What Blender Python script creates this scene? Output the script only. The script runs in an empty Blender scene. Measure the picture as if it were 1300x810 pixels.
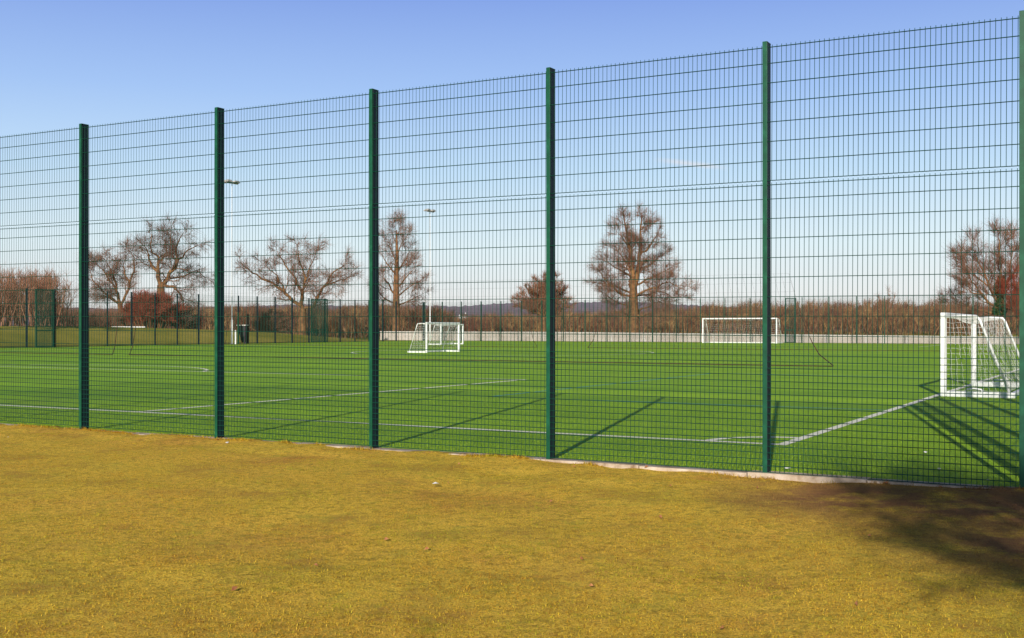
import bpy, math, random
import numpy as np
from mathutils import Vector, Matrix

random.seed(7)
rng = np.random.default_rng(11)
sc = bpy.context.scene
COL = sc.collection
R = math.radians

# ------------------------------------------------------------------ frame
F, CX, HY, CAMZ = 1450.0, 650.0, 416.0, 1.5       # survey of the place
TH = R(60.8)
O = np.array([4.75, 10.59])
U = np.array([-math.sin(TH), math.cos(TH)])        # along the near fence, to the left / away
P = np.array([math.cos(TH), math.sin(TH)])         # across the pitch, away
RZ_U = math.atan2(U[1], U[0])
RZ_P = math.atan2(P[1], P[0])
SUN = np.array([0.236, 0.972])                     # horizontal travel of sunlight
ELEV = R(20.3)

def st(s, t, z=0.0):
    v = O + U * s + P * t
    return (v[0], v[1], z)

def to_st(x, y):
    v = np.array([x, y]) - O
    return float(v @ U), float(v @ P)

def at(px, py, Z):
    return np.array([(px - CX) * Z / F, Z, CAMZ + (HY - py) * Z / F])

# ------------------------------------------------------------------ helpers
def tag(o, label=None, cat=None, group=None, kind=None):
    if label: o['label'] = label
    if cat: o['category'] = cat
    if group: o['group'] = group
    if kind: o['kind'] = kind
    return o

def empty(name, loc=(0, 0, 0), rz=0.0):
    o = bpy.data.objects.new(name, None)
    o.empty_display_size = 0.3
    o.location = loc
    o.rotation_euler = (0, 0, rz)
    COL.objects.link(o)
    return o

def link(name, me, parent=None, loc=(0, 0, 0), rz=0.0):
    o = bpy.data.objects.new(name, me)
    o.location = loc
    o.rotation_euler = (0, 0, rz)
    COL.objects.link(o)
    if parent is not None: o.parent = parent
    return o

def np_mesh(name, verts, faces_flat, sizes, mat, smooth=False):
    me = bpy.data.meshes.new(name)
    nv = len(verts)
    me.vertices.add(nv)
    me.vertices.foreach_set('co', np.asarray(verts, dtype=np.float32).ravel())
    sizes = np.asarray(sizes, dtype=np.int32)
    me.loops.add(int(sizes.sum()))
    me.loops.foreach_set('vertex_index', np.asarray(faces_flat, dtype=np.int32))
    me.polygons.add(len(sizes))
    starts = np.concatenate([[0], np.cumsum(sizes)[:-1]]).astype(np.int32)
    me.polygons.foreach_set('loop_start', starts)
    me.polygons.foreach_set('loop_total', sizes)
    if smooth: me.polygons.foreach_set('use_smooth', np.ones(len(sizes), dtype=bool))
    me.update(calc_edges=True)
    me.validate()
    if mat: me.materials.append(mat)
    return me

class MB:
    def __init__(self): self.v = []; self.f = []
    def box(self, x0, x1, y0, y1, z0, z1):
        n = len(self.v)
        self.v += [(x0,y0,z0),(x1,y0,z0),(x1,y1,z0),(x0,y1,z0),(x0,y0,z1),(x1,y0,z1),(x1,y1,z1),(x0,y1,z1)]
        self.f += [tuple(n+i for i in q) for q in ((0,3,2,1),(4,5,6,7),(0,1,5,4),(1,2,6,5),(2,3,7,6),(3,0,4,7))]
    def tube(self, pts, r, sides=8, caps=True, phase=0.0):
        pts = [np.array(p, dtype=float) for p in pts]
        if not isinstance(r, (list, tuple)): r = [r] * len(pts)
        n0 = len(self.v)
        for i, p in enumerate(pts):
            a = pts[max(i-1, 0)]; b = pts[min(i+1, len(pts)-1)]
            d = b - a; d /= (np.linalg.norm(d) + 1e-9)
            up = np.array([0, 0, 1.0]) if abs(d[2]) < 0.9 else np.array([0, 1.0, 0])
            e1 = np.cross(up, d); e1 /= np.linalg.norm(e1)
            e2 = np.cross(d, e1)
            for k in range(sides):
                an = phase + 2*math.pi*k/sides
                self.v.append(tuple(p + r[i]*(math.cos(an)*e1 + math.sin(an)*e2)))
        for i in range(len(pts)-1):
            for k in range(sides):
                k2 = (k+1) % sides
                self.f.append((n0+i*sides+k, n0+i*sides+k2, n0+(i+1)*sides+k2, n0+(i+1)*sides+k))
        if caps:
            self.f.append(tuple(n0+k for k in reversed(range(sides))))
            self.f.append(tuple(n0+(len(pts)-1)*sides+k for k in range(sides)))
    def poly(self, pts):
        n = len(self.v); self.v += [tuple(p) for p in pts]; self.f.append(tuple(range(n, n+len(pts))))
    def mesh(self, name, mat, smooth=False, bevel=0.0):
        me = bpy.data.meshes.new(name)
        me.from_pydata(self.v, [], self.f)
        if bevel > 0:
            import bmesh
            bm = bmesh.new(); bm.from_mesh(me)
            bmesh.ops.bevel(bm, geom=list(bm.edges), offset=bevel, segments=2, affect='EDGES', profile=0.6)
            bm.to_mesh(me); bm.free()
        if smooth:
            for p in me.polygons: p.use_smooth = True
        me.update()
        me.materials.append(mat)
        return me
    def build(self, name, mat, parent=None, loc=(0,0,0), rz=0.0, smooth=False, bevel=0.0):
        return link(name, self.mesh(name, mat, smooth, bevel), parent, loc, rz)

def segs_mesh(name, segs, mat, sides=3):
    """segs: array n x 8 (p0, p1, r0, r1) -> open prisms"""
    S = np.asarray(segs, dtype=np.float64)
    p0, p1, r0, r1 = S[:, 0:3], S[:, 3:6], S[:, 6:7], S[:, 7:8]
    d = p1 - p0
    d /= (np.linalg.norm(d, axis=1, keepdims=True) + 1e-9)
    ref = np.where(np.abs(d[:, 2:3]) < 0.9, np.array([[0, 0, 1.0]]), np.array([[0, 1.0, 0]]))
    e1 = np.cross(ref, d); e1 /= (np.linalg.norm(e1, axis=1, keepdims=True) + 1e-9)
    e2 = np.cross(d, e1)
    n = len(S)
    ring = []
    for c, r in ((p0, r0), (p1, r1)):
        for k in range(sides):
            a = 2*math.pi*k/sides
            ring.append(c + r*(math.cos(a)*e1 + math.sin(a)*e2))
    V = np.stack(ring, axis=1).reshape(-1, 3)
    base = (np.arange(n)*2*sides)[:, None]
    q = []
    for k in range(sides):
        k2 = (k+1) % sides
        q.append(np.concatenate([base+k, base+k2, base+sides+k2, base+sides+k], axis=1))
    Fq = np.stack(q, axis=1).reshape(-1)
    return np_mesh(name, V, Fq, np.full(n*sides, 4), mat, smooth=(sides > 3))

# ------------------------------------------------------------------ materials
def new_mat(name):
    m = bpy.data.materials.new(name); m.use_nodes = True
    nt = m.node_tree; b = nt.nodes['Principled BSDF']
    return m, nt, b

def N(nt, kind, **kw):
    n = nt.nodes.new(kind)
    for k, v in kw.items(): setattr(n, k, v)
    return n

def ramp(nt, fac, stops):
    r = N(nt, 'ShaderNodeValToRGB')
    el = r.color_ramp.elements
    while len(el) < len(stops): el.new(0.5)
    for e, (p, c) in zip(el, stops):
        e.position = p; e.color = (*c, 1)
    nt.links.new(fac, r.inputs[0])
    return r.outputs[0]

def noise(nt, vec, scale, detail=4, rough=0.6):
    n = N(nt, 'ShaderNodeTexNoise')
    n.inputs['Scale'].default_value = scale; n.inputs['Detail'].default_value = detail
    n.inputs['Roughness'].default_value = rough
    if vec is not None: nt.links.new(vec, n.inputs['Vector'])
    return n.outputs['Fac']

def wpos(nt): return N(nt, 'ShaderNodeNewGeometry').outputs['Position']

def mix(nt, fac, a, b, mode='MIX'):
    m = N(nt, 'ShaderNodeMix', data_type='RGBA', blend_type=mode)
    if isinstance(fac, (int, float)): m.inputs[0].default_value = fac
    else: nt.links.new(fac, m.inputs[0])
    for i, c in ((6, a), (7, b)):
        if isinstance(c, tuple): m.inputs[i].default_value = (*c, 1)
        else: nt.links.new(c, m.inputs[i])
    return m.outputs[2]

def maprange(nt, v, a, b, c=0.0, d=1.0):
    m = N(nt, 'ShaderNodeMapRange')
    nt.links.new(v, m.inputs[0])
    for i, x in zip((1, 2, 3, 4), (a, b, c, d)): m.inputs[i].default_value = x
    return m.outputs[0]

def bump(nt, b, h, strength, dist):
    n = N(nt, 'ShaderNodeBump')
    n.inputs['Strength'].default_value = strength; n.inputs['Distance'].default_value = dist
    nt.links.new(h, n.inputs['Height']); nt.links.new(n.outputs[0], b.inputs['Normal'])

def mat_noise(name, stops, scale, rough=0.6, detail=5, spec=0.3, metal=0.0, bmp=0.0, bdist=0.01, bscale=None):
    m, nt, b = new_mat(name)
    f = noise(nt, wpos(nt), scale, detail)
    nt.links.new(ramp(nt, f, stops), b.inputs['Base Color'])
    b.inputs['Roughness'].default_value = rough
    b.inputs['Specular IOR Level'].default_value = spec
    b.inputs['Metallic'].default_value = metal
    if bmp: bump(nt, b, noise(nt, wpos(nt), bscale or scale*4, 4), bmp, bdist)
    return m

M_POST = mat_noise('green_powder_coat', [(.3,(.0015,.055,.026)),(.55,(.002,.078,.036)),(.75,(.01,.12,.06))], 9, rough=.42, spec=.35, bmp=.08, bdist=.002, bscale=140)
M_POST_SHADE = mat_noise('shaded_post_coat', [(.35,(.0035,.012,.020)),(.7,(.006,.018,.027))], 5, rough=.55, spec=.2)  # shade on the post sides, painted in as a near-black coat
M_WIRE = mat_noise('green_wire_coat', [(.35,(.002,.05,.032)),(.7,(.003,.07,.044))], 3, rough=.5, spec=.25)
M_BOLT = mat_noise('bolt_metal', [(.4,(.25,.26,.25)),(.6,(.4,.41,.4))], 30, rough=.4, metal=.8)
M_WHITE = mat_noise('white_paint', [(.3,(.66,.66,.65)),(.5,(.8,.8,.79)),(.7,(.84,.84,.83))], 2.2, rough=.4, spec=.4)
M_NET = mat_noise('white_netting', [(.4,(.6,.59,.57)),(.6,(.75,.74,.72))], 6, rough=.85, spec=.1)
M_DARKNET = mat_noise('dark_netting', [(.4,(.05,.03,.022)),(.6,(.09,.05,.035))], 3, rough=.9, spec=.1)
M_CONC = mat_noise('edging_concrete', [(.32,(.22,.14,.08)),(.45,(.46,.36,.26)),(.6,(.6,.5,.4)),(.72,(.66,.58,.5))], 5, rough=.9, spec=.1, bmp=.5, bdist=.01, bscale=60)
M_WALL = mat_noise('pale_wall_concrete', [(.25,(.42,.36,.31)),(.5,(.56,.5,.44)),(.75,(.62,.57,.52))], .6, rough=.9, spec=.1, bmp=.3, bdist=.02, bscale=12)
M_COPE = mat_noise('wall_coping_stone', [(.3,(.55,.5,.46)),(.7,(.7,.66,.61))], 1.2, rough=.85, spec=.1)
M_DARK = mat_noise('dark_plastic', [(.4,(.018,.017,.02)),(.6,(.035,.03,.035))], 4, rough=.6)
M_WOODPOST = mat_noise('brown_timber', [(.4,(.06,.02,.02)),(.6,(.1,.035,.03))], 5, rough=.8)
M_LAMP = mat_noise('lamp_housing', [(.4,(.3,.29,.27)),(.6,(.42,.4,.37))], 5, rough=.4)
M_GLASS = mat_noise('lamp_glass', [(.4,(.1,.1,.1)),(.6,(.2,.2,.2))], 5, rough=.1, spec=.6)
M_LEAF = mat_noise('dead_leaf', [(.3,(.28,.1,.04)),(.7,(.5,.24,.1))], 30, rough=.8)
M_SCRAP = mat_noise('paper_scrap', [(.3,(.65,.63,.6)),(.7,(.8,.78,.75))], 30, rough=.8)
M_ROOF = mat_noise('house_roof', [(.4,(.1,.07,.06)),(.6,(.16,.1,.08))], 1, rough=.9)
M_IVY = mat_noise('ivy_leaves', [(.3,(.02,.05,.012)),(.6,(.05,.09,.02)),(.8,(.09,.1,.03))], 1.5, rough=.6)

def mat_bark(name, dark, light, scale=.6):
    return mat_noise(name, [(.3, dark), (.68, light)], scale, rough=.9, spec=.1)
M_BARK = mat_bark('orange_brown_bark', (.10,.05,.032), (.32,.16,.07), 2.2)  # the bark's own orange-brown, varied by noise
M_BARK_GOLD = mat_bark('golden_bark', (.09,.045,.028), (.29,.15,.062), 2.2)
M_TWIG = mat_bark('brown_twigs', (.2,.10,.075), (.34,.19,.12))
M_TWIG_DARK = mat_bark('dark_twigs', (.14,.075,.065), (.25,.15,.10))
M_TWIG_RED = mat_bark('rust_twigs', (.26,.06,.04), (.4,.12,.07))
M_TWIG_ROSE = mat_bark('rose_twigs', (.27,.115,.075), (.39,.21,.125))

def mat_wood():
    m, nt, b = new_mat('woodland_twigs')
    p = wpos(nt)
    a = ramp(nt, noise(nt, p, .09, 4, .65), [(.32,(.30,.11,.085)),(.43,(.40,.2,.10)),(.52,(.58,.36,.16)),(.6,(.36,.22,.09)),(.7,(.5,.27,.17))])
    c = mix(nt, maprange(nt, noise(nt, p, .55, 4), .38, .6), a, (.15,.06,.05))
    nt.links.new(c, b.inputs['Base Color'])
    b.inputs['Roughness'].default_value = .95; b.inputs['Specular IOR Level'].default_value = .05
    return m
M_WOOD = mat_wood()

def soil_and_shade(nt, p):
    """bare reddish soil with tree shade painted into the colour, before the fence corner"""
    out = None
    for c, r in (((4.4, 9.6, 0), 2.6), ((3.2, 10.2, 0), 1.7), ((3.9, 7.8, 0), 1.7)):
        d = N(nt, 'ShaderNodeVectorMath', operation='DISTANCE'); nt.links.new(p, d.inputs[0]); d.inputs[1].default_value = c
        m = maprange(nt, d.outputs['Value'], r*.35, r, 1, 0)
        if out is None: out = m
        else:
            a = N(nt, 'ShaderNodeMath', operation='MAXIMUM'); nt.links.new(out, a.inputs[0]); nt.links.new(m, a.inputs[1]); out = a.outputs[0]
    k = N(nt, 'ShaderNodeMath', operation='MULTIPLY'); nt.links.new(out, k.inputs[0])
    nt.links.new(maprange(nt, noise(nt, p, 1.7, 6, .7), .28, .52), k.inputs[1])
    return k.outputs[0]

def mat_ground():
    m, nt, b = new_mat('dry_lawn')
    p = wpos(nt)
    big = noise(nt, p, .55, 5, .6)
    c = ramp(nt, big, [(.3,(.68,.33,.075)),(.42,(1,.63,.085)),(.55,(.98,.67,.08)),(.72,(.64,.53,.055))])
    fine = noise(nt, p, 70, 5, .75)
    c = mix(nt, maprange(nt, fine, .43, .62, 0, .8), c, (.2,.11,.03))
    c = mix(nt, maprange(nt, noise(nt, p, 13, 5, .75), .48, .62, 0, .75), c, (.30,.22,.035))
    c = mix(nt, maprange(nt, noise(nt, p, 1.1, 6, .75), .5, .66, 0, .55), c, (.46,.21,.06))
    c = mix(nt, maprange(nt, noise(nt, p, 3.1, 5, .7), .54, .66, 0, .4), c, (.36,.36,.05))
    sx = N(nt, 'ShaderNodeSeparateXYZ'); nt.links.new(p, sx.inputs[0])
    wk = N(nt, 'ShaderNodeMath', operation='MULTIPLY'); nt.links.new(soil_and_shade(nt, p), wk.inputs[0]); wk.inputs[1].default_value = .85
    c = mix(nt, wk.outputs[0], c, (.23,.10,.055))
    far = maprange(nt, sx.outputs[1], 40, 60)
    farc = ramp(nt, noise(nt, p, .12, 6, .65), [(.3,(.22,.21,.03)),(.5,(.34,.29,.045)),(.7,(.46,.36,.08))])
    c = mix(nt, far, c, farc)
    nt.links.new(c, b.inputs['Base Color'])
    b.inputs['Roughness'].default_value = 1; b.inputs['Specular IOR Level'].default_value = .05
    bump(nt, b, noise(nt, p, 35, 6, .7), .5, .02)
    return m
M_GROUND = mat_ground()

def mat_blades():
    m, nt, b = new_mat('dry_grass_blades')
    g = N(nt, 'ShaderNodeNewGeometry')
    c = ramp(nt, g.outputs['Random Per Island'], [(0,(.26,.13,.03)),(.2,(.54,.32,.045)),(.5,(.70,.46,.06)),(.85,(.76,.52,.08)),(1,(.5,.46,.05))])
    patch = ramp(nt, noise(nt, g.outputs['Position'], .8, 4, .65), [(.3,(.9,.7,.6)),(.43,(1,.95,.75)),(.54,(.95,1,.7)),(.66,(.62,.9,.5))])
    c = mix(nt, .85, c, patch, 'MULTIPLY')
    mott = ramp(nt, noise(nt, g.outputs['Position'], 11, 4, .7), [(.36,(.48,.34,.3)),(.46,(1,.93,.82)),(.54,(1,1,.9)),(.64,(.58,.72,.42))])
    c = mix(nt, .8, c, mott, 'MULTIPLY')
    clump = maprange(nt, noise(nt, g.outputs['Position'], 26, 3, .6), .35, .62, .72, 1.15)
    hs = N(nt, 'ShaderNodeHueSaturation'); nt.links.new(c, hs.inputs['Color']); nt.links.new(clump, hs.inputs['Value'])
    c = mix(nt, soil_and_shade(nt, g.outputs['Position']), hs.outputs[0], (.26,.13,.06))
    nt.links.new(c, b.inputs['Base Color'])
    b.inputs['Roughness'].default_value = 1; b.inputs['Specular IOR Level'].default_value = 0
    return m
M_BLADE = mat_blades()

def mat_turf():
    m, nt, b = new_mat('artificial_turf')
    p = wpos(nt)
    mp = N(nt, 'ShaderNodeMapping'); mp.inputs['Rotation'].default_value = (0, 0, -RZ_U)
    nt.links.new(p, mp.inputs[0])
    sx = N(nt, 'ShaderNodeSeparateXYZ'); nt.links.new(mp.outputs[0], sx.inputs[0])
    cmb = N(nt, 'ShaderNodeCombineXYZ')
    k = N(nt, 'ShaderNodeMath', operation='MULTIPLY'); nt.links.new(sx.outputs[0], k.inputs[0]); k.inputs[1].default_value = .06
    nt.links.new(k.outputs[0], cmb.inputs[0]); nt.links.new(sx.outputs[1], cmb.inputs[1])
    bands = noise(nt, cmb.outputs[0], .28, 4, .6)
    c = ramp(nt, bands, [(.3,(.26,.46,.012)),(.5,(.34,.56,.014)),(.7,(.42,.64,.016))])
    blot = noise(nt, p, .7, 5, .65)
    c = mix(nt, maprange(nt, blot, .35, .75, 0, .5), c, (.15,.29,.012))
    seam = N(nt, 'ShaderNodeTexWave', wave_type='BANDS', bands_direction='Y'); seam.inputs['Scale'].default_value = .0785; seam.inputs['Distortion'].default_value = .15
    nt.links.new(mp.outputs[0], seam.inputs['Vector'])
    c = mix(nt, maprange(nt, seam.outputs['Fac'], .3, .7, 0, .22), c, (.13,.27,.010))
    wear = noise(nt, p, .16, 6, .7)
    c = mix(nt, maprange(nt, wear, .56, .72, 0, .45), c, (.30,.36,.05))
    fine = noise(nt, p, 55, 4, .8)
    c = mix(nt, maprange(nt, fine, .45, .7, 0, .6), c, (.06,.14,.010))
    nt.links.new(c, b.inputs['Base Color'])
    b.inputs['Roughness'].default_value = .8; b.inputs['Specular IOR Level'].default_value = .15
    bump(nt, b, noise(nt, p, 45, 5, .8), .25, .01)
    return m
M_TURF = mat_turf()

def mat_fibre():
    m, nt, b = new_mat('turf_fibre')
    g = N(nt, 'ShaderNodeNewGeometry')
    c = ramp(nt, g.outputs['Random Per Island'], [(0,(.10,.16,.012)),(.5,(.28,.46,.015)),(1,(.52,.66,.04))])
    nt.links.new(c, b.inputs['Base Color'])
    b.inputs['Roughness'].default_value = .6
    return m
M_FIBRE = mat_fibre()

def mat_line(name, ca, cb):
    m, nt, b = new_mat(name)
    p = wpos(nt)
    f = noise(nt, p, 28, 4, .75)
    c = ramp(nt, f, [(.32, ca), (.45, cb)])
    nt.links.new(c, b.inputs['Base Color']); b.inputs['Roughness'].default_value = .85
    b.inputs['Specular IOR Level'].default_value = .1
    return m
M_LINE = mat_line('white_turf_line', (.8,.76,.58), (.98,.93,.76))
M_LINEF = mat_line('worn_turf_line', (.5,.55,.25), (.85,.84,.66))
M_BLUE = mat_line('blue_turf_line', (.10,.3,.16), (.08,.36,.42))

def mat_hill():
    m, nt, b = new_mat('wooded_hills')
    p = wpos(nt)
    sx = N(nt, 'ShaderNodeSeparateXYZ'); nt.links.new(p, sx.inputs[0])
    c = ramp(nt, noise(nt, p, .02, 5, .65), [(.35,(.16,.075,.075)),(.5,(.22,.11,.09)),(.65,(.28,.17,.12))])
    c = mix(nt, maprange(nt, noise(nt, p, .25, 4, .7), .35, .65), c, (.075,.045,.05))
    # pasture patches on the slope
    fld = maprange(nt, noise(nt, p, .006, 2, .4), .56, .6)
    lo = maprange(nt, sx.outputs[1], 820, 900, 1, 0)
    mm = N(nt, 'ShaderNodeMath', operation='MULTIPLY'); nt.links.new(fld, mm.inputs[0]); nt.links.new(lo, mm.inputs[1])
    c = mix(nt, mm.outputs[0], c, (.25,.24,.09))
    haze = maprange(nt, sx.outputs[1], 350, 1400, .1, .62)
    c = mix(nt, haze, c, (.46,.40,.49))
    nt.links.new(c, b.inputs['Base Color'])
    b.inputs['Roughness'].default_value = 1; b.inputs['Specular IOR Level'].default_value = 0
    return m
M_HILL = mat_hill()

# ------------------------------------------------------------------ ground
def sstep(a, b, x):
    t = np.clip((x - a) / (b - a), 0, 1); return t*t*(3-2*t)

def wav(x, y, k, ph):
    return np.sin(k*x + 1.7*np.sin(.6*k*y + ph)) * np.cos(.9*k*y + 1.3*np.sin(.7*k*x - ph))

def ground_z(x, y):
    s = (x-O[0])*U[0] + (y-O[1])*U[1]
    t = (x-O[0])*P[0] + (y-O[1])*P[1]
    hb = np.interp(t, [20, 42, 66, 78, 86, 93, 100], [1.8, 1.75, 1.5, 1.32, 1.05, .6, 0])
    bank = hb * sstep(73.5, 84, s) * (1 - sstep(150, 200, s)) * (1 + .08*wav(x, y, .12, 2.))
    lawn = -.035 + .014*wav(x, y, 1.1, .3) + .010*wav(x, y, 2.7, 1.1)
    lawn = lawn + .014*sstep(-1.1, -.3, t) + .035*sstep(4.9, 5.6, s) + .03*(1-sstep(.4, 1.4, s)) + .02*wav(x, y, 4.5, .7)*(t > -1.2)
    inside = (s > -1) & (s < 74) & (t > .06) & (t < 100)
    z = np.where(t < 0.06, lawn, -.06) + bank
    return np.where(inside, -.06, z)

def axis(a):
    out = []
    for lo, hi, n in a: out += list(np.linspace(lo, hi, n, endpoint=False))
    return np.array(out + [a[-1][1]])
gx = axis([(-4000,-400,10),(-400,-130,20),(-130,-12,80),(-12,14,180),(14,120,50),(120,400,14),(400,4000,10)])
gy = axis([(-400,-10,14),(-10,2,20),(2,20,130),(20,70,30),(70,150,90),(150,420,30),(420,6000,12)])
XX, YY = np.meshgrid(gx, gy)
ZZ = ground_z(XX, YY)
nx, ny = len(gx), len(gy)
V = np.stack([XX, YY, ZZ], axis=-1).reshape(-1, 3)
idx = np.arange(nx*ny).reshape(ny, nx)
Q = np.stack([idx[:-1,:-1], idx[:-1,1:], idx[1:,1:], idx[1:,:-1]], axis=-1).reshape(-1, 4)
g = link('ground', np_mesh('ground', V, Q.ravel(), np.full(len(Q), 4), M_GROUND, smooth=True))
tag(g, 'dry yellowed lawn and rough grass land around the pitch', kind='structure')

def quad_strip(mb, a, b, w, z, n=1):
    """flat strip between st points a and b"""
    a = np.array(a, float); b = np.array(b, float); d = b-a; L = np.linalg.norm(d); d /= L
    nrm = np.array([-d[1], d[0]]) * w/2
    for i in range(n):
        p, q = a + d*L*i/n, a + d*L*(i+1)/n
        mb.poly([st(*(p-nrm), z), st(*(q-nrm), z), st(*(q+nrm), z), st(*(p+nrm), z)][::-1])
def arc_strip(mb, c, r, a0, a1, w, z, n=40):
    for i in range(n):
        p, q = a0 + (a1-a0)*i/n, a0 + (a1-a0)*(i+1)/n
        def pt(a, rr): return st(c[0]+rr*math.cos(a), c[1]+rr*math.sin(a), z)
        mb.poly([pt(p, r-w/2), pt(p, r+w/2), pt(q, r+w/2), pt(q, r-w/2)])

pm = MB()
pm.poly([st(-.9, .085), st(73.2, .085), st(73.2, 99.2), st(-.9, 99.2)])
tag(pm.build('pitch', M_TURF), 'green artificial turf playing surface', kind='structure')

SC, W = 33.6, .14
lm = MB()
zl = .004
T0, T1, S0, S1 = 2.9, 95.4, 3.1, 64.1
quad_strip(lm, (S0-W/2, T0), (S1, T0), W, zl)
quad_strip(lm, (S0, T0+W/2), (S0, T1-W/2), W, zl)
arc_strip(lm, (S0, T0), 1.0, R(4), R(86), W, zl, 16)
quad_strip(lm, (14.7, T0+W/2), (14.7, 17.3+W/2), W, zl)
tag(lm.build('pitch_markings', M_LINE), 'white painted touchlines and corner arc on the turf', kind='structure')
lm = MB()
quad_strip(lm, (14.76, 17.3), (52.5, 17.3), W, zl)
arc_strip(lm, (SC, 13.1), 7.66, R(34), R(146), W, zl)
arc_strip(lm, (SC, 49.2), 9.15, 0, 2*math.pi, W, zl, 80)
quad_strip(lm, (14.7, 81.0), (52.5, 81.0), W, zl)
quad_strip(lm, (14.7, 81.06), (14.7, T1-W/2), W, zl)
quad_strip(lm, (S0, T1), (S1, T1), W, zl)
quad_strip(lm, (S1, T0+W/2), (S1, T1-W/2), W, zl)
tag(lm.build('worn_markings', M_LINEF), 'Worn white box and circle lines farther out on the turf', kind='structure')
lm = MB()
quad_strip(lm, (3.18, 9.85), (11.5, 9.85), .08, zl)
quad_strip(lm, (11.5, 9.81), (11.5, 24.55), .08, zl)
quad_strip(lm, (3.18, 24.5), (11.46, 24.5), .08, zl)
tag(lm.build('blue_markings', M_BLUE), 'faint blue painted box lines of the small pitch', kind='structure')

em = MB()
s = -1.0
while s < 26:
    L = 1.2
    c = [st(s+.006, -.13), st(s+L-.006, -.13), st(s+L-.006, .08), st(s+.006, .08)]
    n = len(em.v); j = random.uniform(-.008, .008)
    top = .012 + j
    em.v += [(x, y, -.12) for x, y, _ in c] + [(x, y, top) for x, y, _ in c]
    em.f += [tuple(n+i for i in q) for q in ((0,1,2,3),(7,6,5,4),(4,5,1,0),(5,6,2,1),(6,7,3,2),(7,4,0,3))]
    s += L
tag(em.build('concrete_edging', M_CONC), 'pale concrete edging strip under the near fence', kind='structure')

# ------------------------------------------------------------------ grass blades
def blades(name, pts, zs, lmin, lmax, wid, flat, mat, lean_dir=None):
    n = len(pts)
    an = rng.uniform(0, 2*math.pi, n)
    L = rng.uniform(lmin, lmax, n)
    el = rng.normal(flat, .35, n).clip(.08, 1.5)
    w = wid * rng.uniform(.6, 1.3, n)
    d = np.stack([np.cos(an), np.sin(an)], 1)
    side = np.stack([-d[:, 1], d[:, 0]], 1)
    b = np.concatenate([pts, zs[:, None]], 1)
    def add(base, dd, l, e): 
        return base + np.concatenate([dd*(l*np.cos(e))[:, None], (l*np.sin(e))[:, None]], 1)
    mid = add(b, d, L*.55, el)
    tip = add(mid, d, L*.45, el*.35 - .05)
    sw = np.concatenate([side*w[:, None]/2, np.zeros((n, 1))], 1)
    V = np.stack([b-sw, b+sw, mid+sw*.8, mid-sw*.8, tip], 1).reshape(-1, 3)
    base = (np.arange(n)*5)[:, None]
    f = np.concatenate([base, base+1, base+2, base+3, base+3, base+2, base+4], 1).ravel()
    me = np_mesh(name, V, f, np.tile([4, 3], n), mat)
    return link(name, me)

def sample_lawn(n, y0, y1, pw, half=.5):
    u = rng.random(n)
    y = y0 + (y1-y0)*u**pw
    x = rng.uniform(-half, half, n)*y*1.02
    return x, y
x, y = sample_lawn(900000, 4.9, 18.2, 1.2)
tt = (x-O[0])*P[0] + (y-O[1])*P[1]
k = tt < -.12
x, y = x[k], y[k]
dens = .5 + .5*wav(x, y, 3.3, .8) + .3*wav(x, y, 9.0, 2.2)
k = rng.random(len(x)) < np.clip(.45 + .55*dens, .3, 1)
x, y = x[k], y[k]
tag(blades('lawn_grass', np.stack([x, y], 1), ground_z(x, y)-.003, .010, .027, .003, .55, M_BLADE),
    'short dry yellow grass blades of the foreground lawn', 'grass', kind='stuff')
# rough tufts against the edging
pts = []
for i in range(110):
    s = random.uniform(-.5, 17) if random.random() < .75 else random.choice([7.6, 9.9, 12.5, 5.6, 13.4]) + random.gauss(0, .3)
    if 1.0 < s < 4.9 and random.random() < .45: continue
    t = -.15 - abs(random.gauss(0, .035))
    for j in range(random.randint(20, 70)):
        a, b_, _ = st(s + random.gauss(0, .06), min(t + random.gauss(0, .02), -.12)); pts.append((a, b_))
pts = np.array(pts)
tag(blades('edge_tufts', pts, ground_z(pts[:, 0], pts[:, 1])-.005, .03, .075, .0045, .9, M_BLADE),
    'longer dry grass tufts growing along the edging', 'grass', kind='stuff')
# turf fibres near the fence
n = 150000
ts = .1 + 9.5*rng.random(n)**1.5
ss = rng.uniform(-2, 17, n)
xy = O[None] + ss[:, None]*U[None] + ts[:, None]*P[None]
s_, t_ = ss, ts
clear = (np.abs(t_-T0) < .07) | ((np.abs(s_-S0) < .07) & (t_ > T0)) | ((np.abs(s_-14.7) < .07) & (t_ > T0)) | (np.abs(np.hypot(s_-S0, t_-T0)-1) < .06)
xy = xy[~clear]
tag(blades('turf_fibres', xy, np.zeros(len(xy)), .012, .032, .0035, .8, M_FIBRE),
    'short plastic fibres of the turf just behind the fence', 'turf', kind='stuff')

# ------------------------------------------------------------------ fence
BAY, HT = 2.52, 4.42
def panel_mesh(name, w, z0, z1, hz, pitch=.05):
    seg = []
    nv = int(round(w/pitch))
    for i in range(nv+1):
        xx = -w/2 + w*i/nv
        seg.append((xx, 0, z0-.004, xx, 0, z1+.024, .0031, .0031))
    for z in hz:
        for yy in (-.0065, .0065):
            seg.append((-w/2, yy, z, w/2, yy, z, .0034, .0034))
    return segs_mesh(name, seg, M_WIRE, sides=4)
W_ = BAY-.02
low_h = list(np.arange(19)*.0667+.04) + [1.24+.2*i for i in range(1, 9)] + [2.985]
up_h = [3.03+.2*i for i in range(7)] + [4.395]
ME_LOW = panel_mesh('rebound_panel', W_, .04, 2.985, sorted(set(round(h, 4) for h in low_h)))
ME_SLOW = panel_mesh('rebound_panel', W_, .04, 2.985, [.04+.2*i for i in range(15)], .1)
ME_SUP = panel_mesh('top_panel', W_, 3.03, 4.395, [3.03+.2*i for i in range(7)], .1)
ME_UP = panel_mesh('top_panel', W_, 3.03, 4.395, up_h)
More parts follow.
